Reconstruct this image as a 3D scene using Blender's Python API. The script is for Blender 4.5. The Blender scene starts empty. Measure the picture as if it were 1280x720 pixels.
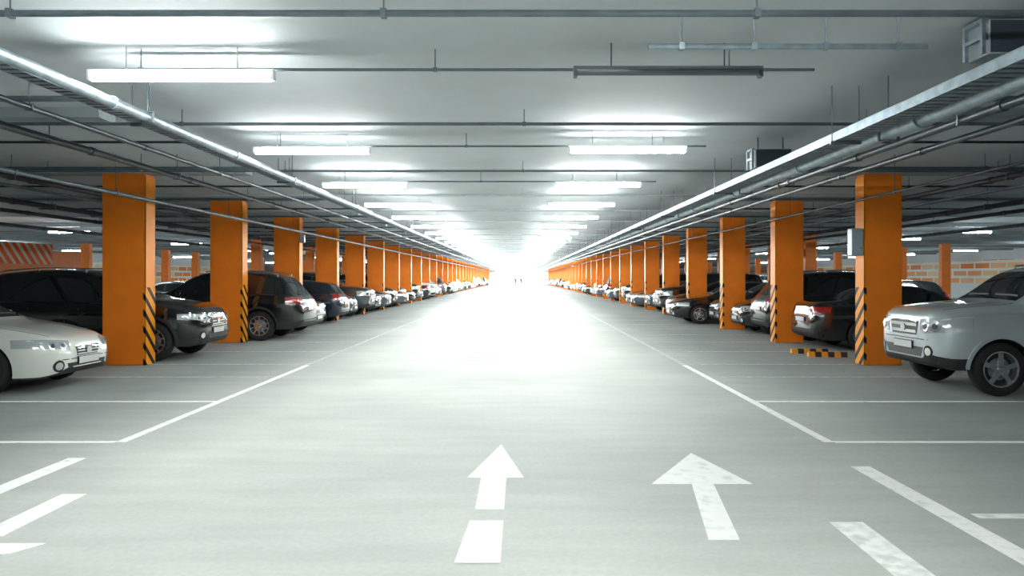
import bpy, bmesh, math, random
import numpy as np
from mathutils import Vector, Matrix
from mathutils.bvhtree import BVHTree
random.seed(7)
S = bpy.context.scene
COL = S.collection
try:
    S.view_settings.view_transform = 'Standard'
    S.view_settings.look = 'None'
except Exception: pass

# ------------------------------------------------------------------ materials
def newmat(name):
    m = bpy.data.materials.new(name); m.use_nodes = True
    nt = m.node_tree
    return m, nt, nt.nodes['Principled BSDF']
def simple(name, col, rough=.5, metal=0., coat=0., noise=0., nscale=20., emis=None, estr=0., spec=None):
    m, nt, b = newmat(name)
    b.inputs['Base Color'].default_value = (*col, 1)
    b.inputs['Roughness'].default_value = rough
    b.inputs['Metallic'].default_value = metal
    if coat: 
        b.inputs['Coat Weight'].default_value = coat
        b.inputs['Coat Roughness'].default_value = .04
    if spec is not None: b.inputs['Specular IOR Level'].default_value = spec
    if emis:
        b.inputs['Emission Color'].default_value = (*emis, 1)
        b.inputs['Emission Strength'].default_value = estr
    if noise:
        tc = nt.nodes.new('ShaderNodeTexCoord'); n = nt.nodes.new('ShaderNodeTexNoise')
        n.inputs['Scale'].default_value = nscale; n.inputs['Detail'].default_value = 5
        nt.links.new(tc.outputs['Object'], n.inputs['Vector'])
        r = nt.nodes.new('ShaderNodeValToRGB')
        r.color_ramp.elements[0].position = .3; r.color_ramp.elements[1].position = .7
        r.color_ramp.elements[0].color = (*[c*(1-noise) for c in col], 1)
        r.color_ramp.elements[1].color = (*[min(1, c*(1+noise*.5)) for c in col], 1)
        nt.links.new(n.outputs['Fac'], r.inputs['Fac']); nt.links.new(r.outputs['Color'], b.inputs['Base Color'])
    return m

def floor_mat():
    m, nt, b = newmat('floor_concrete')
    N = nt.nodes; Lk = nt.links
    tc = N.new('ShaderNodeTexCoord')
    def noise(scale, sc=(1,1,1), det=6):
        mp = N.new('ShaderNodeMapping'); mp.inputs['Scale'].default_value = sc
        n = N.new('ShaderNodeTexNoise'); n.inputs['Scale'].default_value = scale; n.inputs['Detail'].default_value = det
        Lk.new(tc.outputs['Object'], mp.inputs['Vector']); Lk.new(mp.outputs['Vector'], n.inputs['Vector'])
        return n
    n1 = noise(.35, (1,1,1)); n2 = noise(2.0, (.35,2.2,1)); n3 = noise(25)
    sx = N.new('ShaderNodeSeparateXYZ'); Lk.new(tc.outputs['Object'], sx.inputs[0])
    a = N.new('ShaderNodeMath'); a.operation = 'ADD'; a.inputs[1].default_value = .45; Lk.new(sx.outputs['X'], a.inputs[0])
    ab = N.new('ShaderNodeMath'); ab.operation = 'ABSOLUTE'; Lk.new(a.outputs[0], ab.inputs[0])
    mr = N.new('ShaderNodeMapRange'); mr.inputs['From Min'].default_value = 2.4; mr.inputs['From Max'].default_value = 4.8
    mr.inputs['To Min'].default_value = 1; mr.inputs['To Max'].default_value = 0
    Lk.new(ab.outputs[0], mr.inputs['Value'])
    mixb = N.new('ShaderNodeMixRGB'); mixb.inputs[1].default_value = (.345,.375,.37,1); mixb.inputs[2].default_value = (.60,.615,.58,1)  # aisle lighter than the bays: mostly lamp light put into the floor colour
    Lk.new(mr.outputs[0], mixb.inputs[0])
    def mul(prev, fac, lo, hi, p0=.35, p1=.65):
        r = N.new('ShaderNodeValToRGB'); r.color_ramp.elements[0].position = p0; r.color_ramp.elements[1].position = p1
        r.color_ramp.elements[0].color = (*lo,1); r.color_ramp.elements[1].color = (*hi,1)
        Lk.new(fac, r.inputs['Fac'])
        mx = N.new('ShaderNodeMixRGB'); mx.blend_type = 'MULTIPLY'; mx.inputs[0].default_value = 1
        Lk.new(prev, mx.inputs[1]); Lk.new(r.outputs['Color'], mx.inputs[2]); return mx.outputs[0]
    c = mul(mixb.outputs[0], n1.outputs['Fac'], (.85,.86,.85), (1.05,1.04,1.02))
    c = mul(c, n2.outputs['Fac'], (.90,.905,.90), (1,1,1))
    c = mul(c, n3.outputs['Fac'], (.92,.92,.92), (1,1,1))
    Lk.new(c, b.inputs['Base Color'])
    rr = N.new('ShaderNodeMapRange'); rr.inputs['To Min'].default_value = .64; rr.inputs['To Max'].default_value = .78
    Lk.new(n2.outputs['Fac'], rr.inputs['Value']); Lk.new(rr.outputs[0], b.inputs['Roughness'])
    b.inputs['Specular IOR Level'].default_value=.35
    return m

def hazard_mat(name='hazard_stripes', c1=(.92,.31,.012), c2=(.012,.012,.012), per=.30, fr=.6):
    m, nt, b = newmat(name)
    N = nt.nodes; Lk = nt.links
    tc = N.new('ShaderNodeTexCoord'); sx = N.new('ShaderNodeSeparateXYZ'); Lk.new(tc.outputs['Object'], sx.inputs[0])
    a = N.new('ShaderNodeMath'); a.operation='ADD'; Lk.new(sx.outputs['Z'], a.inputs[0]); Lk.new(sx.outputs['Y'], a.inputs[1])
    a2 = N.new('ShaderNodeMath'); a2.operation='ADD'; Lk.new(a.outputs[0], a2.inputs[0]); Lk.new(sx.outputs['X'], a2.inputs[1])
    d = N.new('ShaderNodeMath'); d.operation='DIVIDE'; d.inputs[1].default_value=per; Lk.new(a2.outputs[0], d.inputs[0])
    f = N.new('ShaderNodeMath'); f.operation='FRACT'; Lk.new(d.outputs[0], f.inputs[0])
    g = N.new('ShaderNodeMath'); g.operation='GREATER_THAN'; g.inputs[1].default_value=fr; Lk.new(f.outputs[0], g.inputs[0])
    mx = N.new('ShaderNodeMixRGB'); mx.inputs[1].default_value=(*c1,1); mx.inputs[2].default_value=(*c2,1)
    Lk.new(g.outputs[0], mx.inputs[0]); Lk.new(mx.outputs[0], b.inputs['Base Color']); b.inputs['Roughness'].default_value=.6
    b.inputs['Specular IOR Level'].default_value=.2
    return m

def marking_mat(name, wear, lo=(.66,.68,.65), hi=(.98,.98,.94)):
    m, nt, b = newmat(name)
    N = nt.nodes; Lk = nt.links
    tc = N.new('ShaderNodeTexCoord'); n = N.new('ShaderNodeTexNoise'); n.inputs['Scale'].default_value = 9; n.inputs['Detail'].default_value = 8
    Lk.new(tc.outputs['Object'], n.inputs['Vector'])
    r = N.new('ShaderNodeValToRGB'); r.color_ramp.elements[0].position = wear-.15; r.color_ramp.elements[1].position = wear+.12
    r.color_ramp.elements[0].color = (*lo,1); r.color_ramp.elements[1].color = (*hi,1)
    Lk.new(n.outputs['Fac'], r.inputs['Fac']); Lk.new(r.outputs['Color'], b.inputs['Base Color']); b.inputs['Roughness'].default_value=.6
    return m
def panel_wall_mat():
    m, nt, b = newmat('wall_with_orange_panels')
    N = nt.nodes; Lk = nt.links
    tc = N.new('ShaderNodeTexCoord'); sx = N.new('ShaderNodeSeparateXYZ'); Lk.new(tc.outputs['Object'], sx.inputs[0])
    cb = N.new('ShaderNodeCombineXYZ'); Lk.new(sx.outputs['Y'],cb.inputs[0]); Lk.new(sx.outputs['Z'],cb.inputs[1])
    br = N.new('ShaderNodeTexBrick'); br.inputs['Scale'].default_value=1; br.inputs['Brick Width'].default_value=1.9; br.inputs['Row Height'].default_value=.55
    br.inputs['Mortar Size'].default_value=.10; br.inputs['Color1'].default_value=(.85,.22,.02,1); br.inputs['Color2'].default_value=(.92,.72,.42,1); br.inputs['Mortar'].default_value=(.85,.85,.8,1)
    Lk.new(cb.outputs[0],br.inputs['Vector'])
    g = N.new('ShaderNodeMath'); g.operation='GREATER_THAN'; g.inputs[1].default_value=1.2; Lk.new(sx.outputs['Z'],g.inputs[0])
    l = N.new('ShaderNodeMath'); l.operation='LESS_THAN'; l.inputs[1].default_value=2.9; Lk.new(sx.outputs['Z'],l.inputs[0])
    mu = N.new('ShaderNodeMath'); mu.operation='MULTIPLY'; Lk.new(g.outputs[0],mu.inputs[0]); Lk.new(l.outputs[0],mu.inputs[1])
    mx = N.new('ShaderNodeMixRGB'); mx.inputs[1].default_value=(.65,.69,.7,1); Lk.new(br.outputs['Color'],mx.inputs[2]); Lk.new(mu.outputs[0],mx.inputs[0])
    Lk.new(mx.outputs[0],b.inputs['Base Color']); b.inputs['Roughness'].default_value=.7
    return m

M = {}
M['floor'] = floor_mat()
M['ceil'] = simple('painted_concrete_ceiling', (.49,.535,.555), .8, noise=.08, nscale=.8)
M['beam'] = simple('painted_concrete_beam', (.26,.30,.315), .8, noise=.12, nscale=1.2)
M['wall'] = simple('pale_wall', (.62,.66,.68), .8, noise=.15, nscale=.6)
M['wallpanel'] = panel_wall_mat()
M['white'] = simple('white_wall', (.8,.82,.8), .7, noise=.05, nscale=.6)
M['orange'] = simple('orange_column_paint', (.92,.215,.006), .5, noise=.10, nscale=2.5)
M['edge'] = simple('orange_with_painted_light', (.93,.275,.008), .55, noise=.08, nscale=3, spec=.2)  # column orange lightened: light on the aisle-side faces painted into the colour
M['hazard'] = hazard_mat()
M['hazardred'] = hazard_mat('orange_hazard_stripes',(.90,.12,.008),(.85,.72,.58),.40,.55)
M['mark'] = marking_mat('white_marking_paint', .36)
M['markworn'] = marking_mat('worn_marking_paint', .47)
M['markbay'] = marking_mat('faint_bay_paint', .52, (.38,.41,.40), (.66,.68,.65))
M['galv'] = simple('galvanised_steel', (.34,.41,.46), .42, .85, noise=.3, nscale=9)
M['traym'] = simple('tray_steel', (.25,.31,.35), .5, .8, noise=.3, nscale=9)
M['darkpipe'] = simple('dark_pipe', (.025,.035,.045), .4, .4, noise=.2, nscale=6)
M['midpipe'] = simple('grey_conduit', (.11,.14,.16), .45, .5, noise=.2, nscale=6)
M['palepipe'] = simple('pale_conduit', (.40,.44,.46), .5, .2, noise=.15, nscale=6)
M['cable'] = simple('cable_black', (.02,.022,.025), .5)
M['housing'] = simple('lamp_housing', (.6,.63,.63), .5)
M['hdark'] = simple('lamp_housing_dark', (.06,.07,.08), .5)
LIT = [simple('lamp_tube_lit_%s'%n, (1,1,1), .4, emis=(.955,1,.98), estr=e) for n,e in (('z',150),('a',132),('b',138),('c',178),('d',310),('e',700))]
M['tubeside'] = simple('lamp_tube_side', (1,1,1), .4, emis=(.87,.97,1), estr=140)
M['tubeoff'] = simple('lamp_tube_off', (.10,.11,.12), .3)
M['box'] = simple('box_panel_dark', (.03,.042,.055), .35)
M['boxg'] = simple('box_grey', (.28,.33,.37), .4)
M['boxpale'] = simple('box_pale_blue_grey', (.30,.37,.44), .4)
M['glass'] = simple('car_glass', (.012,.016,.018), .04, spec=.9)
M['blk'] = simple('black_plastic', (.015,.016,.017), .55)
M['tire'] = simple('tire_rubber', (.014,.014,.015), .75, noise=.2, nscale=30)
M['alloy'] = simple('alloy_rim', (.62,.64,.65), .25, .9)
M['chrome'] = simple('chrome', (.8,.82,.83), .12, 1.)
M['lens'] = simple('headlight_lens', (.62,.66,.68), .06, .35, coat=1)
M['refl'] = simple('headlight_reflector', (.9,.92,.93), .1, .8)
M['redlens'] = simple('tail_light_lens', (.35,.010,.008), .12, coat=1)
M['plate'] = simple('license_plate_white', (.55,.56,.54), .4)
M['yellow'] = simple('yellow_rubber', (.75,.30,.02), .6)
M['glow'] = simple('added_end_glow', (1,1,1), .6, emis=(.95,1,.98), estr=8)  # emitter added for the far-end glare
PAINT = {
 'white': simple('paint_cream_white', (.80,.81,.75), .22, coat=1),
 'black': simple('paint_black', (.005,.006,.008), .16, coat=1),
 'silver': simple('paint_silver', (.60,.66,.69), .28, .4, coat=1),
 'grey': simple('paint_grey', (.08,.095,.11), .25, .5, coat=1),
 'blue': simple('paint_blue', (.012,.022,.045), .22, .3, coat=1),
}

# ------------------------------------------------------------------ helpers
def mk_mesh(name, verts, faces, mats, smooth=False, fm=None, sharp=None):
    me = bpy.data.meshes.new(name)
    me.from_pydata([tuple(v) for v in verts], [], faces)
    for mt in mats: me.materials.append(mt)
    if fm is not None: me.polygons.foreach_set('material_index', fm)
    if smooth:
        me.polygons.foreach_set('use_smooth', [True]*len(me.polygons))
        if sharp: me.set_sharp_from_angle(angle=math.radians(sharp))
    me.update(); return me
def mk_obj(name, me, loc=(0,0,0), parent=None, rot=None):
    o = bpy.data.objects.new(name, me); COL.objects.link(o)
    o.location = loc
    if rot: o.rotation_euler = rot
    if parent: o.parent = parent
    return o
def meta(o, label=None, cat=None, group=None, kind=None):
    if label: o['label'] = label
    if cat: o['category'] = cat
    if group: o['group'] = group
    if kind: o['kind'] = kind
    return o
class MB:
    def __init__(s): s.v=[]; s.f=[]; s.m=[]
    def box(s, x0,x1,y0,y1,z0,z1, mi=0):
        b=len(s.v)
        s.v += [(x0,y0,z0),(x1,y0,z0),(x1,y1,z0),(x0,y1,z0),(x0,y0,z1),(x1,y0,z1),(x1,y1,z1),(x0,y1,z1)]
        s.f += [(b,b+3,b+2,b+1),(b+4,b+5,b+6,b+7),(b,b+1,b+5,b+4),(b+1,b+2,b+6,b+5),(b+2,b+3,b+7,b+6),(b+3,b,b+4,b+7)]
        s.m += [mi]*6
    def cyl(s, p0, p1, r, n=10, mi=0, r1=None):
        p0=Vector(p0); p1=Vector(p1); d=(p1-p0).normalized(); r1 = r if r1 is None else r1
        a=d.orthogonal().normalized(); c=d.cross(a); b=len(s.v)
        for i in range(n):
            t=2*math.pi*i/n; q=a*math.cos(t)+c*math.sin(t)
            s.v.append(tuple(p0+q*r)); s.v.append(tuple(p1+q*r1))
        for i in range(n):
            j=(i+1)%n
            s.f.append((b+2*i,b+2*j,b+2*j+1,b+2*i+1)); s.m.append(mi)
        s.f.append(tuple(b+2*i for i in reversed(range(n)))); s.m.append(mi)
        s.f.append(tuple(b+2*i+1 for i in range(n))); s.m.append(mi)
    def lathe(s, prof, n=32, mi=0, axis='y'):
        b=len(s.v); k=len(prof)
        for i in range(n):
            t=2*math.pi*i/n
            for r,y in prof: s.v.append((r*math.cos(t), y, r*math.sin(t)))
        for i in range(n):
            j=(i+1)%n
            for q in range(k-1):
                s.f.append((b+i*k+q,b+i*k+q+1,b+j*k+q+1,b+j*k+q)); s.m.append(mi)
    def mesh(s, name, mats, smooth=False, sharp=35):
        return mk_mesh(name, s.v, s.f, mats, smooth, s.m, sharp)
def box_obj(name, x0,x1,y0,y1,z0,z1, mat, parent=None, bevel=0):
    cx,cy=(x0+x1)/2,(y0+y1)/2
    b=MB(); b.box(x0-cx,x1-cx,y0-cy,y1-cy,0,z1-z0)
    o = mk_obj(name, b.mesh(name,[mat]), (cx,cy,z0), parent)
    if bevel:
        md=o.modifiers.new('bev','BEVEL'); md.width=bevel; md.segments=2
    return o

# ------------------------------------------------------------------ setting
LEN = 176.; CZ = 3.62; XL=-34.; XR=34.; Y0=-6.
HG = CZ-.004
def struct(name,*a): return meta(box_obj(name,*a), kind='structure')
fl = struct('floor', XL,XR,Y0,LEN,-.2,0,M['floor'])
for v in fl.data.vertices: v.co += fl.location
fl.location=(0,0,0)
struct('ceiling', XL,XR,Y0,LEN,CZ,CZ+.25,M['ceil'])
struct('wall_left', XL-.2,XL,Y0,LEN,0,CZ+.25,M['wallpanel'])
struct('wall_right', XR,XR+.2,Y0,LEN,0,CZ+.25,M['wallpanel'])
struct('wall_back', XL-.2,XR+.2,Y0-.2,Y0,-.2,CZ+.25,M['wall'])
struct('wall_far', XL-.2,XR+.2,LEN,LEN+.2,-.2,CZ+.25,M['white'])
struct('added_glow_panel', -5.0,4.4,LEN-.03,LEN-.001,0.0,3.4,M['glow'])  # glowing sheet added on the far wall to whiten the end and aisle floor
C0=14.0; CS=4.87
colys=[C0+CS*k for k in range(-2,33)]
n=1
for y in colys:
    struct('trim_%d'%n, XL,-5.0,y-.02,y+.37,3.5,CZ,M['beam']); n+=1
    struct('trim_%d'%n, 4.7,XR,y-.02,y+.37,3.5,CZ,M['beam']); n+=1

# ------------------------------------------------------------------ columns
def column(x0,x1,y,aisle_side,label,group,h=3.5, guard=True):
    c=box_obj('column',x0,x1,y,y+.35,0,h,M['orange'])
    md=c.modifiers.new('bev','BEVEL'); md.width=.02; md.segments=2
    meta(c,label,'column',group)
    if guard:
        xa = x1 if aisle_side>0 else x0
        t=.012
        b=MB()
        e = aisle_side
        cx=(x0+x1)/2
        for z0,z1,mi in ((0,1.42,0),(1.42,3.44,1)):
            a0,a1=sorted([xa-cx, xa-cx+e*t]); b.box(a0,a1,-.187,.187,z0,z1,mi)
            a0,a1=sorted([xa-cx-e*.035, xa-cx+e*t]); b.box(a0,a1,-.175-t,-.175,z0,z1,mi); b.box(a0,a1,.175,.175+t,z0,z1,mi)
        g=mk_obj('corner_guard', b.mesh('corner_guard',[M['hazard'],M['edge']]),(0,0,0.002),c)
        g['label']='yellow edge guard with black diagonal hazard stripes, painted-on light above'
    return c
for k in range(0,33):
    y=C0+CS*k
    lab='orange painted concrete column with hazard striped corner guard'
    column(-7.62,-6.83,y,1,lab,'orange columns along the driving aisle')
    column(6.28,6.97,y,-1,lab,'orange columns along the driving aisle')
for k in range(0,18):
    y=C0+CS*k
    for x in (-13.2,12.7,-24.5,24.0):
        if abs(x)<20 and k<4: continue
        if abs(x)>20 and k<6: continue
        column(x-.25,x+.25,y,1,'plain orange column between rows of parked cars','orange columns deeper in the garage',guard=False)

def wall_box(x0,x1,y0,y1,z0,z1,label):
    o=box_obj('electrical_box',x0,x1,y0,y1,z0,z1,M['boxg'],bevel=.012); meta(o,label,'electrical box')
    cx=(x0+x1)/2;cy=(y0+y1)/2
    b=MB(); b.box(x0-cx+.03,x1-cx-.03,y0-cy-.006,y0-cy,.05,z1-z0-.05)
    d=mk_obj('door',b.mesh('door',[M['boxpale']]),(0,0,0),o); d['label']='pale blue-grey cover panel'
    b=MB(); b.cyl((.0,-(y1-y0)/2-.02,.04),(0,-(y1-y0)/2-.006,.04),.02,10)
    mk_obj('knob',b.mesh('knob',[M['chrome']],True),(x1-cx-.06,0,.1),d)
wall_box(6.06,6.269,14.02,14.22,2.0,2.50,'grey electrical box mounted on the side of an orange column')
wall_box(-6.819,-6.68,23.76,23.92,2.68,2.94,'small grey box mounted high on an orange column')

# ------------------------------------------------------------------ lamps
lampL=1.62
def lamp_meshes(dark=False):
    h=lampL/2
    b=MB()
    b.box(-h,h,-.04,.04,.05,.08)
    b.box(-h,-h+.03,-.04,.04,-.01,.05); b.box(h-.03,h,-.04,.04,-.01,.05)
    b.cyl((-h*.6,0,.08),(-h*.6,0,HG-3.33),.006,6); b.cyl((h*.6,0,.08),(h*.6,0,HG-3.33),.006,6)
    return b.mesh('lamp_housing',[M['hdark'] if dark else M['housing']])
def tube_mesh(mat,name,w=.045,hh=.07):
    h=lampL/2-.03; n=8; v=[];f=[]
    for x in (-h,h):
        for i in range(n+1):
            t=math.pi*i/n; v.append((x,w*math.cos(t),.05-hh*math.sin(t)))
    for i in range(n): f.append((i,i+1,n+1+i+1,n+1+i))
    f.append(tuple(range(n+1))); f.append(tuple(range(2*n+1,n,-1))); f.append((0,n+1,2*n+1,n))
    return mk_mesh(name,v,f,[mat],True,None,40)
HL=lamp_meshes(); HD=lamp_meshes(True)
TLs=[tube_mesh(m_,'tube_lit') for m_ in LIT]; TS=tube_mesh(M['tubeside'],'tube_side'); TO=tube_mesh(M['tubeoff'],'tube_off',.03,.045)
def lamp(x,y,lit=True,side=False):
    o=mk_obj('ceiling_lamp',HL if lit else HD,(x,y,3.33))
    meta(o,'lit fluorescent strip lamp hanging under the concrete ceiling' if lit else 'dark unlit fluorescent strip lamp hanging under the ceiling','ceiling lamp','fluorescent strip lamps over the side bays' if side else 'fluorescent strip lamps over the aisle')
    TL = TLs[0 if y<4 else 1 if y<12 else 2 if y<22 else 3 if y<36 else 4 if y<70 else 5]
    mk_obj('lamp_tube',(TS if side else TL) if lit else TO,(0,0,0),o)
for k in range(-2,42):
    y=6.7+3.95*k
    if y>LEN-2: break
    lamp(-2.95 if k!=1 else -2.88,y)
    lamp(1.48 if k>0 else 1.27,y-.1,lit=(k!=0))
for sx in (-1,1):
    for k in range(1,16):
        lamp(sx*17.3,8.7+5.2*k,side=True)
        if k<11: lamp(sx*29,10+8*k,side=True)

# ------------------------------------------------------------------ pipes & trays
def pipe_long(x,z,r,mat,y0,y1,label,name='pipe',cat='pipe',group=None,hang=4.87,coupl=3.0):
    b=MB(); b.cyl((0,y0,0),(0,y1,0),r,14)
    y=y0+1.0
    while y<y1 and y<70:
        b.cyl((0,y,0),(0,y+.09,0),r*1.22,14); y+=coupl
    o=mk_obj(name,b.mesh(name,[mat],True),(x,0,z)); meta(o,label,cat,group)
    hb=MB(); hb.cyl((0,0,r),(0,0,HG-z),.006,6); hb.box(-r*1.2,r*1.2,-.015,.015,-r*1.15,-r*.98); hb.box(-r*1.25,-r*1.02,-.015,.015,-r*1.15,r*1.1); hb.box(r*1.02,r*1.25,-.015,.015,-r*1.15,r*1.1); hb.box(-r*1.25,r*1.25,-.015,.015,r*.98,r*1.15)
    hm=hb.mesh('hanger',[M['midpipe']])
    y=max(y0,2)+.8
    while y<min(y1,70):
        mk_obj('hanger',hm,(0,y,0),o); y+=hang
    return o
def tray(x,z,w,y0,y1,label,h=.08):
    b=MB(); t=.006
    b.box(-w/2,-w/2+t,y0,y1,0,h); b.box(w/2-t,w/2,y0,y1,0,h)
    b.box(-w/2,-w/2+.02,y0,y1,h-.004,h); b.box(w/2-.02,w/2,y0,y1,h-.004,h)
    y=y0
    while y<y1:
        b.box(-w/2+t,w/2-t,y,y+(.07 if y<40 else .5),0,.012); y+=.12 if y<40 else .9
    o=mk_obj('cable_tray',b.mesh('cable_tray',[M['traym']]),(x,0,z)); meta(o,label,'cable tray')
    c=MB()
    for i,dx in enumerate((-.05,-.015,.02,.055)):
        c.cyl((dx*w/.18,y0,.03),(dx*w/.18,y1,.03),.016,6)
    mk_obj('cable_bundle',c.mesh('cable_bundle',[M['cable']],True),(0,0,0),o)
    hb=MB(); hb.cyl((-w/2-.012,0,-.02),(-w/2-.012,0,HG-z),.006,6); hb.cyl((w/2+.012,0,-.02),(w/2+.012,0,HG-z),.006,6); hb.box(-w/2-.03,w/2+.03,-.02,.02,-.03,0)
    hm=hb.mesh('hanger',[M['midpipe']]); y=3.2
    while y<70: mk_obj('hanger',hm,(0,y,0),o); y+=4.87
    return o
YE=LEN-1
pipe_long(-3.72,3.2,.05,M['galv'],-3,YE,'thick galvanised steel pipe hung beside the aisle lamps')
tray(-3.98,3.22,.16,-3,YE,'galvanised cable tray with black cables hung from ceiling')
pipe_long(-6.60,2.98,.035,M['midpipe'],-3,YE,'grey steel pipe running past the orange columns')
for x,z,r,mt in ((-4.9,3.3,.03,'darkpipe'),(-5.6,3.25,.045,'darkpipe'),(-8.3,3.25,.05,'darkpipe'),(-9.4,3.3,.03,'midpipe'),(-10.6,3.2,.06,'darkpipe'),(-12.2,3.2,.05,'darkpipe'),(-15.5,3.2,.06,'midpipe'),
                 (4.42,3.17,.045,'darkpipe'),(5.25,3.25,.04,'darkpipe'),(8.0,3.25,.05,'darkpipe'),(9.3,3.3,.035,'midpipe'),(10.6,3.2,.06,'darkpipe'),(12.0,3.2,.05,'darkpipe'),(15.3,3.2,.06,'midpipe')):
    pipe_long(x,z,r,M[mt],-3,YE if abs(x)<13 else 100,('dark' if mt=='darkpipe' else 'grey')+' steel pipe hung under the ceiling of parking bays',group='pipes over the parking bays')
tray(3.42,3.03,.26,-3,YE,'wide galvanised cable tray hung along the aisle',.09)
pipe_long(3.68,3.06,.085,M['galv'],-3,YE,'thick galvanised duct pipe running beside the cable tray')
pipe_long(6.12,3.0,.022,M['darkpipe'],-3,YE,'thin dark pipe running past the orange columns')
def pipe_cross(x0,x1,y,z,r,mat,label,group,hang=2.6,name='conduit',cat='conduit',top=HG):
    b=MB(); L=x1-x0; b.cyl((0,0,0),(L,0,0),r,10)
    x=.25
    while x<L:
        b.cyl((x,0,r*.5),(x,0,top-z),.006,6); b.box(x-.02,x+.02,-r*1.25,r*1.25,-r*1.25,r*1.25); x+=hang
    o=mk_obj(name,b.mesh(name,[mat],True),(x0,y,z)); meta(o,label,cat,group)
CT=CZ
pipe_cross(-9,9,5.35,3.44,.024,M['midpipe'],'long galvanised conduit crossing the whole aisle ceiling','conduits crossing the ceiling')
pipe_cross(.98,3.10,5.85,3.36,.022,M['galv'],'short galvanised tube with clamps under the ceiling','conduits crossing the ceiling',hang=.55,top=CT)
pipe_cross(-12,-4.2,6.2,3.40,.025,M['darkpipe'],'grey conduit crossing the parking bays ceiling','conduits crossing the ceiling')
for k in range(0,3):
    pipe_cross(-3.6,2.6,6.79+3.95*k,3.437,.014,M['midpipe'],'thin conduit rail feeding the strip lamps','conduits crossing the ceiling',top=CT)
for k in range(1,16):
    y=5.35+3.95*k+ (0 if k!=1 else -.1)
    pipe_cross(-12.5,12.2,y,3.44,.02 if k<5 else .016,M['midpipe'] if k<3 else M['palepipe'],'grey conduit crossing the aisle ceiling above the lamps','conduits crossing the ceiling',hang=4.1)
for k in range(0,22):
    y=7.6+2.435*k
    for x0,x1 in ((-12.4,-4.3),(4.3,12.0)):
        pipe_cross(x0,x1,y,3.37,.018 if k%2 else .03,M['darkpipe' if k%2 else 'midpipe'],'conduit crossing the ceiling of the parking bays','conduits over the parking bays',hang=3.0)
for i,y in enumerate((5.9,10.9)):
    z0=3.32 if i==0 else 3.16
    x0=3.60 if i==0 else 3.34
    o=box_obj('junction_box',x0,x0+.52,y,y+.28,z0,z0+.27,M['boxg'],bevel=.01); meta(o,'dark fronted metal junction box above the cable tray','junction box','junction boxes over the cable tray')
    b=MB(); b.box(-.245,.245,-.15,-.14,.012,.258)
    mk_obj('cover',b.mesh('cover',[M['box']]),(0,0,0),o)
    for xx in (-.18,.18):
        b=MB(); b.cyl((xx,0,.27),(xx,0,HG-z0),.01,6)
        mk_obj('hanger',b.mesh('hanger',[M['midpipe']]),(0,0,0),o)
    b=MB(); b.box(-.31,-.26,-.14,.12,.25,.28); b.box(-.31,-.28,-.14,-.11,.0,.25); b.box(-.31,-.28,.09,.12,.0,.25); b.box(-.31,-.28,-.11,.09,.12,.15)
    mk_obj('bracket',b.mesh('bracket',[M['galv']]),(0,0,0),o)

b=MB(); b.box(-.15,.15,0,7.4,0,2.05,0); b.box(-.16,.16,0,5.7,2.05,2.74,1); b.box(-.16,.16,5.7,7.4,2.05,2.52,0)
o=mk_obj('ramp_parapet',b.mesh('ramp_parapet',[M['orange'],M['hazardred']]),(-16.4,21,0)); meta(o,'orange ramp parapet with pale diagonal stripes','ramp wall')

# ------------------------------------------------------------------ floor markings
def poly_obj(name,pts,mat,label,cat,group=None,z=.003):
    cx=sum(p[0] for p in pts)/len(pts); cy=sum(p[1] for p in pts)/len(pts)
    n=len(pts); v=[(p[0]-cx,p[1]-cy,0) for p in pts]+[(p[0]-cx,p[1]-cy,-z+.0005) for p in pts]
    f=[tuple(range(n))]+[(i,n+i,n+(i+1)%n,(i+1)%n) for i in range(n)]
    o=mk_obj(name,mk_mesh(name,v,f,[mat]),(cx,cy,z)); meta(o,label,cat,group); return o
def rect(x0,x1,y0,y1): return [(x0,y0),(x1,y0),(x1,y1),(x0,y1)]
for x0,x1 in ((-3.93,-3.83),(2.95,3.05)):
    poly_obj('floor_line',rect(x0,x1,7.46,14),M['mark'],'long white line bordering the driving aisle','floor marking')
    poly_obj('floor_line',rect(x0,x1,14,150),M['markbay'],'long faded line bordering the driving aisle','floor marking')
for k,y in enumerate([7.42,9.86,12.3]+[C0+CS*q+o_ for q in range(0,4) for o_ in (.12,2.55)]):
    mt=M['mark'] if k<2 else M['markbay']
    short = k>2 and (k-3)%2==0
    poly_obj('bay_line',rect(-6.8 if short else -9.5,-3.93,y,y+.09),mt,'white line dividing two parking bays','floor marking','white parking bay lines')
    poly_obj('bay_line',rect(3.05,6.25 if short else 9.3,y,y+.09),mt,'white line dividing two parking bays','floor marking','white parking bay lines')
poly_obj('floor_line',rect(2.8,2.96,2.5,6.5),M['mark'],'white line near the aisle edge','floor marking')
poly_obj('floor_line',[(1.98,2.5),(2.2,2.5),(2.24,5.02),(2.02,5.02)],M['markworn'],'worn short white line on the aisle floor','floor marking')
poly_obj('floor_line',rect(3.05,6,5.1,5.2),M['markworn'],'worn white cross line beside the aisle','floor marking')
poly_obj('floor_line',rect(-4.0,-3.84,4.7,6.8),M['mark'],'white dash along the aisle edge','floor marking')
poly_obj('floor_line',rect(-3.38,-3.2,4.75,5.67),M['mark'],'white dash on the aisle floor','floor marking')
poly_obj('floor_line',[(-3.6,4.3),(-2.95,4.45),(-2.85,4.62),(-3.6,4.62)],M['mark'],'short slanted white mark on the floor','floor marking')
a=poly_obj('floor_arrow',[(-.31,5.30),(-.11,5.30),(-.11,6.14),(.03,6.14),(-.18,7.35),(-.42,6.14),(-.31,6.14)],M['mark'],'worn white arrow head pointing along the aisle','floor marking')
me=mk_mesh('arrow_tail',[(-.37,4.3,0),(-.11,4.3,0),(-.11,5.05,0),(-.33,5.05,0)],[(0,1,2,3)],[M['mark']])
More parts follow.
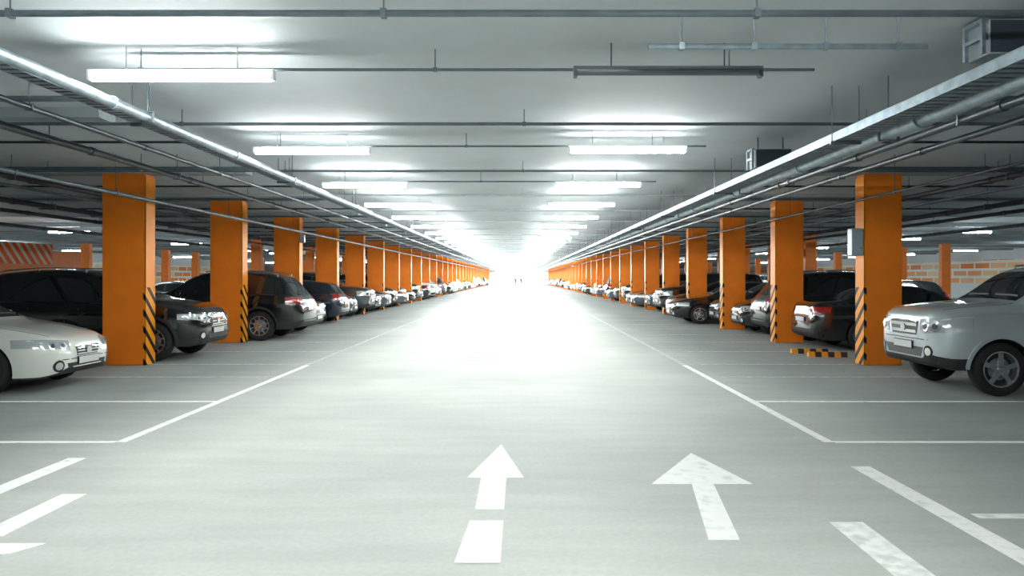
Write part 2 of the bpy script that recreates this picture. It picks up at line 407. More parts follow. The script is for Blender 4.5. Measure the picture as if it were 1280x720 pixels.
mk_obj('arrow_tail',me,(-a.location.x,-a.location.y,0),a)
poly_obj('floor_arrow',[(1.15,4.68),(1.34,4.68),(1.50,5.95),(1.80,5.95),(1.56,7.0),(1.02,5.95),(1.33,5.95)],M['mark'],'white arrow pointing along the driving aisle','floor marking')

def wheel_stop(x,y,label):
    w=.75; h=.10; d=.15
    v=[];f=[]
    prof=[(-d/2,0),(d/2,0),(d/2*.75,h*.8),(d/2*.5,h),(-d/2*.5,h),(-d/2*.75,h*.8)]
    n=len(prof); segs=6; fm=[]
    for i in range(segs+1):
        for p in prof: v.append((-w/2+w*i/segs,p[0],p[1]))
    for i in range(segs):
        for j in range(n):
            f.append((i*n+j,(i+1)*n+j,(i+1)*n+(j+1)%n,i*n+(j+1)%n)); fm.append(i%2)
    f.append(tuple(range(n-1,-1,-1))); fm.append(0); f.append(tuple(segs*n+j for j in range(n))); fm.append(1)
    o=mk_obj('wheel_stop',mk_mesh('wheel_stop',v,f,[M['yellow'],M['blk']],False,fm),(x,y,0)); o.rotation_euler[2]=random.uniform(-.15,.15)
    meta(o,label,'wheel stop','yellow and black wheel stops')
for x,y in ((6.1,16.2),(6.2,15.5)):
    wheel_stop(x,y,'yellow and black rubber wheel stop on the floor')

# ------------------------------------------------------------------ cars
def pchip(keys):
    xs=np.array([k[0] for k in keys],float); ys=np.array([k[1] for k in keys],float)
    h=np.diff(xs); dl=np.diff(ys)/h; n=len(xs); m=np.zeros(n)
    for i in range(1,n-1):
        if dl[i-1]*dl[i]>0:
            w1=2*h[i]+h[i-1]; w2=h[i]+2*h[i-1]; m[i]=(w1+w2)/(w1/dl[i-1]+w2/dl[i])
    m[0]=dl[0]; m[-1]=dl[-1]
    def f(x):
        x=min(max(x,xs[0]),xs[-1]); i=min(int(np.searchsorted(xs,x,side='right'))-1,n-2); i=max(i,0)
        t=(x-xs[i])/h[i]
        return float((1+2*t)*(1-t)**2*ys[i]+t*(1-t)**2*h[i]*m[i]+t*t*(3-2*t)*ys[i+1]+t*t*(t-1)*h[i]*m[i+1])
    return f

def wheel_meshes(r,w,style):
    b=MB(); ri=r*.66
    b.lathe([(ri,-w/2+.01),(ri+.015,-w/2),(r-.03,-w/2+.004),(r-.008,-w/2+.03),(r,-w/2+.06),(r,w/2-.06),(r-.008,w/2-.03),(r-.03,w/2-.004),(ri+.015,w/2),(ri,w/2-.01),(ri,-w/2+.01)],36)
    T=b.mesh('wheel',[M['tire']],True,50)
    b=MB(); yo=-w/2+.012
    b.lathe([(ri+.004,yo-.004),(ri-.012,yo-.006),(ri-.022,yo+.01),(ri-.028,w/2-.02)],36,0)
    b.lathe([(ri-.03,yo+.075),(.001,yo+.075)],24,1)
    b.lathe([(ri*.62,yo+.05),(ri*.62,yo+.06),(.02,yo+.06)],24,2)
    b.lathe([(.055,yo+.03),(.05,yo-.002),(.03,yo-.008),(.0005,yo-.008)],16,0)
    ns=style
    for i in range(ns):
        t=2*math.pi*i/ns+.3
        c,s=math.cos(t),math.sin(t)
        wi=.045; wo=.035
        if ns>6: wi=.02; wo=.018
        base=len(b.v)
        rb=ri-.012
        for (rad,hw,yf) in ((.035,wi,yo+.004),(rb*.6,(wi+wo)/2*.8,yo+.0),(rb,wo,yo+.012)):
            for sg in (-1,1):
                for yy in (yf,yf+.03):
                    b.v.append((rad*c-sg*hw*s,yy,rad*s+sg*hw*c))
        for q in range(2):
            o=base+q*4
            b.f+=[(o,o+4,o+6,o+2),(o+1,o+3,o+7,o+5),(o,o+1,o+5,o+4),(o+2,o+6,o+7,o+3)]; b.m+=[0]*4
    R=b.mesh('rim',[M['alloy'],M['blk'],M['galv']],True,35)
    return T,R

def build_car(sp):
    L=sp['L']; fb,ft,fs,fw,fg=[pchip(sp[k]) for k in ('bot','top','sh','w','gt')]
    ds=set([0,.008,.02,.04,.07,.11,.16,.22,.3])
    ds|=set([round(L-x,4) for x in (0,.008,.02,.04,.07,.11,.16,.22,.3)])
    x=.4
    while x<L-.35: ds.add(round(x,4)); x+=.1
    for a,b_ in sp['segs']: ds|={a,b_}
    for a in sp['ws']+sp['rw']: ds|={a}
    for kk in ('top',): ds|={round(k[0],4) for k in sp[kk]}
    ds=sorted(ds); dd=[ds[0]]
    special={round(v,4) for s in sp['segs'] for v in s}|set(sp['ws'])|set(sp['rw'])|{L}
    for d in ds[1:]:
        if d-dd[-1]<.02 and d not in special and d>.1 and d<L-.1: continue
        dd.append(d)
    ds=dd
    def section(d):
        zb,zt,zs,w,gt=fb(d),ft(d),fs(d),fw(d),fg(d)
        zs=min(zs,zt-.04); hg=zt-zs; gt=min(gt,w-.12); H=zs-zb
        p7=(w-.075,zs+min(.015,.1*hg)); p8=(gt+.03,zt-min(.09,.5*hg)); 
        lp=lambda t:(p7[0]+(p8[0]-p7[0])*t,p7[1]+(p8[1]-p7[1])*t)
        return [(0,zb),(.6*w,zb),(w-.10,zb),(w-.045,zb+.02),(w-.02,zb+.22*H),(w-.006,zb+.45*H),(w,zb+.66*H),(w-.01,zb+.86*H),(w-.035,zs-.01*H),
                p7,lp(.08),lp(.92),p8,(gt-.01,zt-min(.045,.25*hg)),(gt-.07,zt-min(.018,.1*hg)),(gt*.5,zt-.003),(0,zt)]
    V=[];n=32
    for d in ds:
        s=section(d); X=L/2-d
        for y,z in s: V.append((X,y,z))
        for y,z in reversed(s[1:-1]): V.append((X,-y,z))
    F=[];FM=[]
    def cls(i,d0,d1):
        mid=(d0+d1)/2; row=i if i<16 else 31-i
        side=0 if i<16 else 1
        if row in (14,15):
            if sp['ws'][0]<mid<sp['ws'][1]: return 1
            if sp['rw'][0]<mid<sp['rw'][1]: return 2
        if row==10:
            for k,(a,b_) in enumerate(sp['segs']):
                if a<mid<b_: return 4+k*2+side
        if row<=1 or (row<=(3 if sp.get('clad') else 2)): return 3
        return 0
    for k in range(len(ds)-1):
        for i in range(32):
            j=(i+1)%32
            F.append((k*n+i,(k+1)*n+i,(k+1)*n+j,k*n+j)); FM.append(cls(i,ds[k],ds[k+1]))
    F.append(tuple(range(n))); FM.append(0)
    F.append(tuple((len(ds)-1)*n+i for i in reversed(range(n)))); FM.append(0)
    nm=4+2*len(sp['segs'])
    mats=[PAINT['black']]+[M['glass'],M['glass'],M['blk']]+[M['glass']]*(nm-4)
    me=mk_mesh('tmp',V,F,mats,False,FM)
    bm=bmesh.new(); bm.from_mesh(me); bmesh.ops.recalc_face_normals(bm,faces=bm.faces); bm.to_mesh(me); bm.free()
    ob=bpy.data.objects.new('tmp',me); COL.objects.link(ob)
    R=sp['r']+.05; wmax=max(k[1] for k in sp['w'])
    cb=MB()
    wx=[L/2-sp['xf'],L/2-sp['xr']]
    for X in wx:
        for sg in (-1,1):
            cb.cyl((X,sg*(wmax-.30),sp['r']),(X,sg*(wmax+.3),sp['r']),R,32)
    cm=cb.mesh('cut',[]); bm=bmesh.new(); bm.from_mesh(cm); bmesh.ops.recalc_face_normals(bm,faces=bm.faces); bm.to_mesh(cm); bm.free()
    co=bpy.data.objects.new('cut',cm); COL.objects.link(co)
    md=ob.modifiers.new('b','BOOLEAN'); md.operation='DIFFERENCE'; md.object=co; md.solver='EXACT'
    dg=bpy.context.evaluated_depsgraph_get(); dg.update()
    fin=bpy.data.meshes.new_from_object(ob.evaluated_get(dg))
    bpy.data.objects.remove(ob); bpy.data.objects.remove(co)
    vs=[v.co.copy() for v in fin.vertices]; fs_=[tuple(p.vertices) for p in fin.polygons]; fmi=[p.material_index for p in fin.polygons]
    for q,f in enumerate(fs_):
        for X in wx:
            if all(math.hypot(vs[i].x-X,vs[i].z-sp['r'])<R+.006 and abs(vs[i].y)>wmax-.32 for i in f): fmi[q]=3
    bvh=BVHTree.FromPolygons(vs,fs_)
    parts=[]
    def subset(sel,name,mats,remap):
        used={};nv=[];nf=[];fm=[]
        for f,mi in zip(fs_,fmi):
            if mi in sel:
                g=[]
                for i in f:
                    if i not in used: used[i]=len(nv); nv.append(vs[i])
                    g.append(used[i])
                nf.append(tuple(g)); fm.append(remap.get(mi,0))
        if not nf: return None
        return mk_mesh(name,nv,nf,mats,True,fm,38)
    body=subset({0,3},'body',[PAINT['black'],M['blk']],{0:0,3:1})
    parts.append(('body',body,(0,0,0),0,[],None))
    for mi,nmn in ((1,'windshield'),(2,'rear_window')):
        m_=subset({mi},nmn,[M['glass']],{}); 
        if m_: parts.append((nmn,m_,(0,0,0),0,[],None))
    for mi in range(4,nm):
        m_=subset({mi},'side_window',[M['glass']],{})
        if m_: parts.append(('side_window',m_,(0,0,0),0,[],None))
    def hit(p,dr,off):
        p=Vector(p); dr=Vector(dr).normalized()
        h=bvh.ray_cast(p+dr*1.2,-dr)
        if h[0] is None:
            h=bvh.find_nearest(p)
        return h[0]+dr*off, dr
    def grid_patch(b,fn,nu,nv,dr,off,mi=0,skirt=.02):
        base=len(b.v); drv=Vector(dr).normalized()
        for j in range(nv+1):
            for i in range(nu+1):
                p,_=hit(fn(i/nu,j/nv),dr,off); b.v.append(tuple(p))
        idx=lambda i,j: base+j*(nu+1)+i
        for j in range(nv):
            for i in range(nu):
                b.f.append((idx(i,j),idx(i+1,j),idx(i+1,j+1),idx(i,j+1))); b.m.append(mi)
        ring=[idx(i,0) for i in range(nu+1)]+[idx(nu,j) for j in range(1,nv+1)]+[idx(i,nv) for i in range(nu-1,-1,-1)]+[idx(0,j) for j in range(nv-1,0,-1)]
        nb=len(b.v)
        for r_ in ring: b.v.append(tuple(Vector(b.v[r_])-drv*(off+skirt)))
        for q in range(len(ring)):
            q2=(q+1)%len(ring); b.f.append((ring[q],ring[q2],nb+q2,nb+q)); b.m.append(mi)
    def quad(c):
        c=[Vector(v) for v in c]
        return lambda u,v:(c[0]*(1-u)+c[1]*u)*(1-v)+(c[3]*(1-u)+c[2]*u)*v
    def disc(b,c,rad,dr,off,mi=0,sy=1.0):
        c=Vector(c); dr=Vector(dr).normalized(); a=Vector((0,0,1)).cross(dr).normalized(); u=Vector((0,0,1))
        base=len(b.v); p,_=hit(c,dr,off); b.v.append(tuple(p)); n_=14
        for i in range(n_):
            t=2*math.pi*i/n_; p,_=hit(c+a*rad*sy*math.cos(t)+u*rad*math.sin(t),dr,off); b.v.append(tuple(p))
        for i in range(n_): b.f.append((base,base+1+i,base+1+(i+1)%n_)); b.m.append(mi)
    def X(d): return L/2-d
    def addp(name,b,mats,label=None,smooth=True,loc=(0,0,0),rz=0,ch=None):
        parts.append((name,b.mesh(name,mats,smooth,45),loc,rz,ch or [],label))
    hl=sp['head']; tl=sp['tail']
    for sg in (-1,1):
        dr=(1,sg*.75,0.15)
        b=MB(); yi,yo,zl,zh,db=hl
        grid_patch(b,quad([(X(.03),sg*yi,zh-.03),(X(db),sg*yo,zh),(X(db),sg*yo,zl+.05),(X(.03),sg*yi,zl)]),10,4,dr,.008,0)
        h=(zh-zl)
        disc(b,(X(.06),sg*(yi+.11),(zl+zh)/2-.01),h*.33,dr,.014,1); disc(b,(X(.1),sg*(yi+.27),(zl+zh)/2),h*.33,dr,.014,1)
        disc(b,(X(.06),sg*(yi+.11),(zl+zh)/2-.01),h*.16,dr,.018,2); disc(b,(X(.1),sg*(yi+.27),(zl+zh)/2),h*.16,dr,.018,2)
        addp('headlight',b,[M['lens'],M['refl'],M['box']],'clear headlight lens')
        b=MB(); disc(b,(X(.08),sg*sp['fog'][0],sp['fog'][1]),.085,(1,sg*.35,0),.006,1); disc(b,(X(.08),sg*sp['fog'][0],sp['fog'][1]),.055,(1,sg*.35,0),.012,0)
        addp('fog_light',b,[M['refl'],M['blk']])
        b=MB(); yi,yo,zl,zh,db=tl; dr=(-1,sg*.7,.1)
        grid_patch(b,quad([(X(L-.03),sg*yi,zh),(X(L-db),sg*yo,zh),(X(L-db),sg*yo,zl+.04),(X(L-.03),sg*yi,zl)]),8,5,dr,.009,0)
        disc(b,(X(L-.05),sg*(yi+.12),zl+(zh-zl)*.35),.035,dr,.014,1)
        addp('tail_light',b,[M['redlens'],M['refl']],'red tail light')
        d0=sp['segs'][0][0]+.18; zs=fs(d0)
        b=MB(); bmm=bmesh.new(); bmesh.ops.create_uvsphere(bmm,u_segments=14,v_segments=10,radius=1)
        base=len(b.v)
        for v in bmm.verts:
            x_,y_,z_=v.co; f_=lambda q:math.copysign(abs(q)**.7,q)
            b.v.append((X(d0)+f_(x_)*.07,sg*(fw(d0)+.035)+f_(y_)*.085,zs+.10+f_(z_)*.075))
        for f in bmm.faces: b.f.append(tuple(base+v.index for v in f.verts)); b.m.append(0)
        bmm.free()
        b.box(X(d0)-.035,X(d0)+.03,min(sg*(fw(d0)-.11),sg*(fw(d0)+.0)),max(sg*(fw(d0)-.11),sg*(fw(d0)+.0)),zs+.0,zs+.06,1)
        addp('side_mirror',b,[PAINT['black'],M['blk']])
        for (a,b_) in sp['segs'][:2]:
            bb=MB(); dh=b_-.12; zz=fs(dh)-.12
            grid_patch(bb,quad([(X(dh-.09),sg*.9,zz+.015),(X(dh+.09),sg*.9,zz+.02),(X(dh+.09),sg*.9,zz-.012),(X(dh-.09),sg*.9,zz-.017)]),5,2,(0,sg,0),.022,0)
            addp('door_handle',bb,[PAINT['black']])
        bb=MB(); zlow=fb(2)+.13
        for q,d_a in enumerate((sp['segs'][0][0]-.02,sp['segs'][0][1]+.04,sp['segs'][1][1]+.03)):
            zt_=fs(d_a)-.02
            dl=d_a if q<2 else min(d_a,sp['xr']-R-.05)
            grid_patch(bb,quad([(X(d_a-.005),sg*.9,zt_),(X(d_a+.005),sg*.9,zt_),(X(dl+.005),sg*.9,zlow),(X(dl-.005),sg*.9,zlow)]),1,10,(0,sg,0),.0015,0,.003)
        d1,d2=sp['segs'][0][0]-.02,min(sp['segs'][1][1]+.03,sp['xr']-R-.05)
        grid_patch(bb,quad([(X(d1),sg*.9,zlow+.005),(X(d2),sg*.9,zlow+.005),(X(d2),sg*.9,zlow-.005),(X(d1),sg*.9,zlow-.005)]),10,1,(0,sg,0),.0015,0,.003)
        addp('door_seam',bb,[M['blk']])
        bb=MB(); gh=lambda d:sg*(fg(d)-.04)
        grid_patch(bb,lambda u,v:Vector((X(.22+(sp['ws'][0]-.27)*u),gh(.22+(sp['ws'][0]-.27)*u)+.008*(v-.5),1.0)),12,1,(0,0,1),.0015,0,.003)
        addp('hood_seam',bb,[M['blk']])
        bb=MB(); w0=sp['ws'][0]
        grid_patch(bb,quad([(X(w0+.10),sg*.08,1.3),(X(w0+.10),sg*.58,1.3),(X(w0+.12),sg*.58,1.3),(X(w0+.12),sg*.08,1.3)]),8,1,(0,0,1),.02,0,.01)
        addp('wiper',bb,[M['blk']])
        if sp.get('clad'):
            for XX,dw in ((wx[0],sp['xf']),(wx[1],sp['xr'])):
                bb=MB()
                fn=lambda u,v,XX=XX:(XX+(R+.055*v)*math.cos(math.pi*(1.06*u-.03)),sg*.9,sp['r']+(R+.055*v)*math.sin(math.pi*(1.06*u-.03)))
                grid_patch(bb,lambda u,v:fn(u,.04+.96*v),20,1,(0,sg,0),.012,0,.02)
                addp('wheel_arch_trim',bb,[M['blk'] if sp['clad']==2 else PAINT['black']])
            bb=MB(); gy=lambda d:sg*(fg(d)-.03)
            pts=[(X(d),gy(d),ft(d)+.0) for d in np.linspace(sp['ws'][1]+.25,sp['rw'][0]-.1,9)]
            for p,q in zip(pts[:-1],pts[1:]): bb.cyl((p[0],p[1],p[2]+.02),(q[0],q[1],q[2]+.02),.014,8)
            for p in (pts[0],pts[4],pts[-1]): bb.cyl((p[0],p[1],p[2]-.04),(p[0],p[1],p[2]+.02),.014,8)
            addp('roof_rail',bb,[M['galv']])
    gz0,gz1,gy=sp['grille']; nb_=sp.get('bars',4)
    b=MB(); grid_patch(b,quad([(X(0),-gy,gz1),(X(0),gy,gz1),(X(0),gy*.85,gz0),(X(0),-gy*.85,gz0)]),10,4,(1,0,0),.006,0)
    addp('grille',b,[M['blk']],'dark radiator grille')
    b=MB()
    for i in range(nb_):
        z=gz0+(gz1-gz0)*(i+.5)/nb_; hh=(gz1-gz0)/nb_*.22; yy=gy*(.86+.1*(i/nb_))
        grid_patch(b,quad([(X(0),-yy,z+hh),(X(0),yy,z+hh),(X(0),yy,z-hh),(X(0),-yy,z-hh)]),10,1,(1,0,0),.016,0)
    for (za,zb_) in ((gz1,gz1+.014),(gz0-.014,gz0)):
        grid_patch(b,quad([(X(0),-gy,zb_),(X(0),gy,zb_),(X(0),gy,za),(X(0),-gy,za)]),10,1,(1,0,0),.018,0)
    addp('grille_trim',b,[M['chrome']],'chrome grille bars')
    b=MB(); disc(b,(X(0),0,(gz0+gz1)/2),.05,(1,0,0),.026,0,1.3); addp('emblem',b,[M['chrome']])
    iz0,iz1,iy=sp['intake']
    b=MB(); grid_patch(b,quad([(X(0),-iy,iz1),(X(0),iy,iz1),(X(0),iy*.9,iz0),(X(0),-iy*.9,iz0)]),12,3,(1,0,0),.004,0); addp('air_intake',b,[M['blk']],'black lower air intake')
    for front,zc in ((1,iz1+.02),(-1,sp['rplate'])):
        b=MB()
        hx,_=hit((X(0) if front==1 else X(L),0,zc),(front,0,0),.012)
        b.box(min(hx.x-.02*front,hx.x+.012*front),max(hx.x-.02*front,hx.x+.012*front),-.26,.26,zc-.055,zc+.055,0)
        b.box(min(hx.x,hx.x+.016*front),max(hx.x,hx.x+.016*front),-.25,.25,zc-.047,zc+.047,1)
        addp('license_plate',b,[M['blk'],M['plate']],'blank white license plate',False)
    b=MB(); z0=fb(L-.1)+.02
    grid_patch(b,quad([(X(L),-.62,z0+.16),(X(L),.62,z0+.16),(X(L),.6,z0),(X(L),-.6,z0)]),10,2,(-1,0,0),.006,0); addp('rear_bumper_trim',b,[M['blk']])
    b=MB(); zsm=sp['seam']
    grid_patch(b,lambda u,v:(X(.05),(2*u-1)*.62,zsm+.006*(2*v-1)),16,1,(1,0,0),.0015,0,.003)
    addp('bumper_seam',b,[M['blk']])
    T,Rm=wheel_meshes(sp['r'],.22,sp['spokes'])
    for XX in wx:
        for sg in (-1,1):
            parts.append(('wheel',T,(XX,sg*(wmax-.135),sp['r']),0 if sg<0 else math.pi,[('rim',Rm)],None))
    return dict(parts=parts,L=L,W=wmax)

SPEC={}
SPEC['suv']=dict(L=4.5,r=.365,xf=.86,xr=3.5,clad=1,spokes=5,bars=2,
 bot=[(0,.48),(.06,.40),(.3,.34),(4.2,.34),(4.42,.38),(4.5,.48)],
 top=[(0,1.00),(.03,1.075),(.08,1.12),(.18,1.165),(.6,1.225),(1.1,1.27),(1.18,1.30),(1.80,1.69),(2.05,1.76),(2.9,1.79),(3.7,1.77),(4.05,1.72),(4.15,1.66),(4.38,1.2),(4.46,1.08),(4.5,.92)],
 sh=[(0,.92),(.08,1.01),(.18,1.05),(.6,1.10),(1.15,1.13),(3,1.15),(4.2,1.16),(4.4,1.06),(4.5,.84)],
 w=[(0,.58),(.03,.69),(.08,.77),(.2,.86),(.45,.91),(.7,.92),(3.9,.92),(4.3,.90),(4.45,.84),(4.5,.76)],
 gt=[(0,.44),(.1,.64),(1.0,.77),(1.8,.69),(3,.69),(4.1,.66),(4.45,.63),(4.5,.5)],
 ws=(1.18,1.80),rw=(4.15,4.38),segs=[(1.40,2.3),(2.38,3.2),(3.3,3.95)],
 head=(.42,.90,.80,1.05,.48),tail=(.62,.90,.95,1.35,.25),fog=(.60,.58),grille=(.79,.985,.40),intake=(.50,.63,.52),rplate=.78,seam=.74)
SPEC['cross']=dict(L=4.8,r=.38,xf=.9,xr=3.75,clad=2,spokes=10,bars=3,
 bot=[(0,.42),(.08,.32),(.3,.27),(4.4,.28),(4.7,.34),(4.8,.46)],
 top=[(0,.80),(.05,.92),(.2,1.03),(.7,1.15),(1.2,1.21),(1.3,1.25),(2.05,1.66),(2.35,1.74),(2.9,1.77),(3.8,1.72),(4.15,1.65),(4.3,1.55),(4.64,1.14),(4.74,1.02),(4.8,.85)],
 sh=[(0,.72),(.2,.93),(.7,1.03),(1.3,1.08),(3,1.13),(4.4,1.15),(4.7,1.0),(4.8,.76)],
 w=[(0,.52),(.03,.64),(.1,.75),(.25,.85),(.6,.93),(.9,.945),(4.1,.945),(4.55,.88),(4.74,.78),(4.8,.66)],
 gt=[(0,.4),(.2,.64),(1.2,.74),(2.1,.66),(3,.66),(4.2,.62),(4.64,.64),(4.8,.5)],
 ws=(1.3,2.05),rw=(4.22,4.64),segs=[(1.58,2.5),(2.58,3.45),(3.55,4.15)],
 head=(.42,.88,.74,.90,.45),tail=(.55,.90,.90,1.10,.4),fog=(.62,.48),grille=(.66,.82,.32),intake=(.40,.54,.45),rplate=.80,seam=.63)
SPEC['sedan']=dict(L=4.75,r=.335,xf=.92,xr=3.7,clad=0,spokes=5,bars=3,
 bot=[(0,.32),(.08,.24),(.3,.20),(4.4,.21),(4.65,.28),(4.75,.38)],
 top=[(0,.59),(.04,.68),(.15,.755),(.6,.87),(1.25,.98),(1.35,1.015),(2.1,1.35),(2.4,1.42),(2.9,1.44),(3.4,1.37),(4.0,1.12),(4.1,1.09),(4.55,1.06),(4.7,.97),(4.75,.76)],
 sh=[(0,.52),(.15,.68),(.6,.78),(1.3,.89),(3,.95),(4.2,.97),(4.65,.88),(4.75,.66)],
 w=[(0,.44),(.03,.58),(.1,.70),(.25,.81),(.5,.885),(.9,.915),(4,.915),(4.5,.86),(4.7,.76),(4.75,.62)],
 gt=[(0,.35),(.2,.6),(1.2,.74),(2.1,.61),(3,.6),(3.6,.61),(4.1,.68),(4.6,.66),(4.75,.45)],
 ws=(1.35,2.1),rw=(3.45,4.0),segs=[(1.66,2.5),(2.58,3.3),(3.38,3.65)],
 head=(.40,.86,.57,.74,.58),tail=(.50,.86,.78,.95,.35),fog=(.60,.36),grille=(.48,.61,.30),intake=(.25,.39,.48),rplate=.66,seam=.445)
SPEC['hatch']=dict(L=4.15,r=.315,xf=.82,xr=3.35,clad=0,spokes=7,bars=3,
 bot=[(0,.34),(.08,.26),(.3,.21),(3.8,.22),(4.05,.28),(4.15,.40)],
 top=[(0,.66),(.04,.76),(.15,.84),(.6,.98),(.95,1.05),(1.05,1.09),(1.8,1.42),(2.1,1.49),(2.6,1.51),(3.3,1.46),(3.6,1.42),(3.72,1.34),(4.0,1.02),(4.09,.92),(4.15,.78)],
 sh=[(0,.58),(.15,.74),(.6,.86),(1.1,.94),(2.6,.99),(3.8,1.01),(4.05,.88),(4.15,.68)],
 w=[(0,.48),(.03,.60),(.1,.71),(.25,.80),(.5,.86),(.8,.875),(3.5,.875),(3.95,.83),(4.1,.74),(4.15,.62)],
 gt=[(0,.35),(.2,.58),(1.0,.7),(1.8,.60),(2.6,.6),(3.6,.57),(4.0,.58),(4.15,.42)],
 ws=(1.05,1.8),rw=(3.66,4.0),segs=[(1.34,2.2),(2.28,3.0),(3.08,3.45)],
 head=(.40,.83,.64,.80,.5),tail=(.52,.83,.80,1.05,.3),fog=(.58,.38),grille=(.55,.66,.28),intake=(.28,.42,.44),rplate=.70,seam=.50)
CARS={k:build_car(s) for k,s in SPEC.items()}
def joined(key):
    c=CARS[key]; v=[];f=[];fm=[];mats=[];
    def add(me,mat):
        base=len(v)
        for p in me.vertices: v.append(mat@p.co)
        mp=[]
        for m_ in me.materials:
            if m_ not in mats: mats.append(m_)
            mp.append(mats.index(m_))
        for p in me.polygons: f.append(tuple(base+i for i in p.vertices)); fm.append(mp[p.material_index])
    mats.append(PAINT['black'])
    for name,me,loc,rz,ch,lab in c['parts']:
        if name in ('door_seam','emblem','hood_seam','bumper_seam','fog_light','wiper'): continue
        mt=Matrix.Translation(loc)@Matrix.Rotation(rz,4,'Z'); add(me,mt)
        for cn,cm in ch: add(cm,mt)
    return mk_mesh(key+'_far',v,f,mats,True,fm,38)
FAR={k:joined(k) for k in CARS}
def repaint(o,paint):
    for s in o.material_slots:
        if s.material==PAINT['black']:
            s.link='OBJECT'; s.material=paint
def place_car(key,color,x_end,y,side,rear_out=False,label='',detail=True,group='cars parked in bays along the aisle'):
    c=CARS[key]; L=c['L']
    cx=x_end+side*L/2
    face_pos = (side<0) != rear_out
    rz=0 if face_pos else math.pi
    rz+=random.uniform(-.008,.008)
    if detail:
        e=bpy.data.objects.new('car',None); COL.objects.link(e); e.location=(cx,y,0); e.rotation_euler[2]=rz; e.empty_display_size=.3
        meta(e,label,'car',group)
        for name,me,loc,r,ch,lab in c['parts']:
            o=mk_obj(name,me,loc,e,(0,0,r)); repaint(o,PAINT[color])
            if lab: o['label']=lab
            for cn,cm in ch: mk_obj(cn,cm,(0,0,0),o)
    else:
        o=mk_obj('car',FAR[key],(cx,y,0),None,(0,0,rz)); repaint(o,PAINT[color]); meta(o,label,'car',group)
G2='cars parked in long rows'
place_car('suv','silver',5.60,11.2,1,False,'silver sport utility vehicle parked nose toward the aisle')
place_car('sedan','white',-6.38,11.35,-1,False,'cream white sedan parked nose toward the aisle')
place_car('cross','black',-6.1,15.5,-1,False,'glossy black crossover parked behind an orange column')
place_car('cross','black',-5.55,20.35,-1,True,'dark crossover parked with its tail toward the aisle')
place_car('hatch','grey',-5.9,22.6,-1,False,'dark grey hatchback parked between orange columns')
place_car('sedan','black',6.45,17.65,1,True,'black sedan with tail light toward the aisle')
place_car('hatch','black',6.3,22.5,1,False,'black hatchback between two orange columns')
place_car('cross','black',6.3,20.35,1,True,'black crossover parked between two orange columns')
place_car('sedan','black',5.3,27.35,1,False,'black sedan with nose out beyond the columns')
place_car('hatch','black',6.3,25.15,1,False,'black hatchback parked behind an orange column')
lab={'white':'white','black':'black','silver':'silver','grey':'dark grey','blue':'dark blue'}
kinds={'suv':'sport utility vehicle','cross':'crossover','sedan':'sedan','hatch':'hatchback'}
pool=['black','silver','grey','white','black','blue','silver','black','grey','grey','silver']
dark=['black','grey','black','blue','grey']
for side in (-1,1):
    for k in range(2,32):
        yc=C0+CS*k
        for off in (1.45,3.75):
            y=yc+off
            if side==1 and k==2: continue
            if y>LEN-8: continue
            if random.random()<.05: continue
            key=random.choice(['suv','cross','sedan','hatch','hatch','sedan']); colr=random.choice(dark if k<8 else pool)
            ro=random.random()<(.1 if k<8 else .2)
            place_car(key,colr,random.uniform(5.75,6.3) if side>0 else -random.uniform(6.1,6.7),y,side,ro,'%s %s parked in the row along the aisle'%(lab[colr],kinds[key]),detail=(k<6),group=G2)
for side in (-1,1):
    for k in range(0,12):
        for off in (1.45,3.75):
            if random.random()<.18: continue
            if k<(4 if side<0 else 3): continue
            y=C0+CS*k+off
            key=random.choice(['suv','cross','sedan','hatch','sedan']); colr=random.choice(dark)
            place_car(key,colr,side*13.6,y,side,random.random()<.5,'%s %s parked in a back row'%(lab[colr],kinds[key]),detail=False,group='cars parked in back rows')

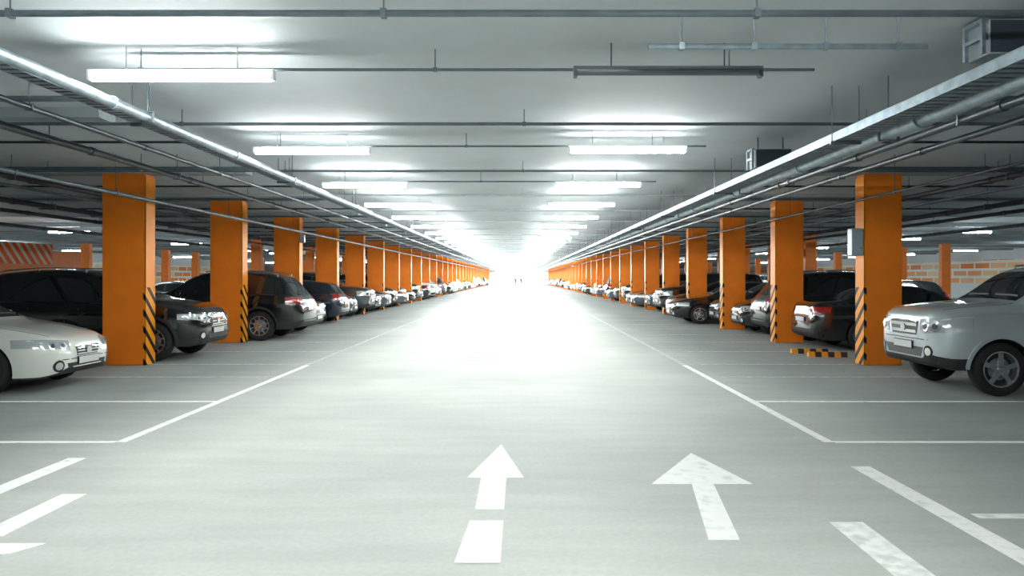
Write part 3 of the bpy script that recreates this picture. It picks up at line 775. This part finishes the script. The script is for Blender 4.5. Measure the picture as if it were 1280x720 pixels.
# ------------------------------------------------------------------ people far down the aisle
skinm=simple('skin',(.5,.3,.22),.6); hairm=simple('hair_dark',(.02,.015,.01),.7)
def person(x,y,shirt,trouser,step,label):
    J=[('pelvis',(0,0,.95),.13,None),('waist',(0,0,1.1),.12,0),('chest',(0,0,1.32),.15,1),('neck',(0,0,1.47),.055,2),('head',(0,.01,1.58),.085,3),('crown',(0,0,1.69),.08,4)]
    def a(n,p,r,q): J.append((n,p,r,q)); return len(J)-1
    for s in (-1,1):
        st=step*s
        h=a('hip',(s*.1,0,.9),.095,0); k=a('knee',(s*.11,st*.14+.04,.5),.062,h); an=a('ankle',(s*.11,st*.26-.03,.09),.042,k); a('toe',(s*.12,st*.26+.12,.04),.035,an)
        sh=a('shoulder',(s*.19,0,1.4),.06,2); el=a('elbow',(s*.26,-st*.1-.02,1.13),.042,sh); wr=a('wrist',(s*.27,-st*.16+.06,.9),.03,el); a('hand',(s*.27,-st*.18+.08,.8),.035,wr)
    me=bpy.data.meshes.new('p'); me.from_pydata([j[1] for j in J],[(j[3],i) for i,j in enumerate(J) if j[3] is not None],[])
    o=bpy.data.objects.new('p',me); COL.objects.link(o)
    md=o.modifiers.new('s','SKIN'); 
    for i,j in enumerate(J): me.skin_vertices[0].data[i].radius=(j[2],j[2])
    me.skin_vertices[0].data[0].use_root=True
    o.modifiers.new('ss','SUBSURF').levels=2
    dg=bpy.context.evaluated_depsgraph_get(); dg.update()
    fm=bpy.data.meshes.new_from_object(o.evaluated_get(dg)); bpy.data.objects.remove(o)
    fm.materials.clear()
    for m_ in (skinm,shirt,trouser,hairm,M['blk']): fm.materials.append(m_)
    z0=min(v.co.z for v in fm.vertices)
    for v in fm.vertices: v.co.z-=z0
    for p in fm.polygons:
        c=p.center; p.use_smooth=True
        p.material_index = 3 if (c.z>1.62 and c.y<.03) or c.z>1.70 else 0 if c.z>1.47 else 4 if c.z<.09 else 2 if (c.z<.95 and abs(c.x)<.21) else 0 if c.z<.9 else 1
    ob=mk_obj('person',fm,(x,y,0)); meta(ob,label,'person')
person(-.65,112,simple('jacket_dark',(.008,.009,.012),.8),simple('trousers_dark',(.006,.006,.008),.8),1,'person in dark clothes walking down the aisle')
person(.15,115,simple('coat_grey',(.012,.011,.011),.8),simple('trousers_grey',(.008,.008,.01),.8),-1,'person in a dark coat walking beside another')

# ------------------------------------------------------------------ world & camera
w=bpy.data.worlds.new('world'); S.world=w; w.use_nodes=True
w.node_tree.nodes['Background'].inputs[0].default_value=(.35,.5,.6,1); w.node_tree.nodes['Background'].inputs[1].default_value=.1
cam=bpy.data.cameras.new('camera'); co=bpy.data.objects.new('camera',cam); COL.objects.link(co)
co.location=(0,0,1.6); co.rotation_euler=(math.radians(90),0,0)
cam.lens=27; cam.sensor_width=36; cam.shift_x=-10/1280; cam.shift_y=-13/1280; cam.clip_end=400; cam.clip_start=.05
S.camera=co
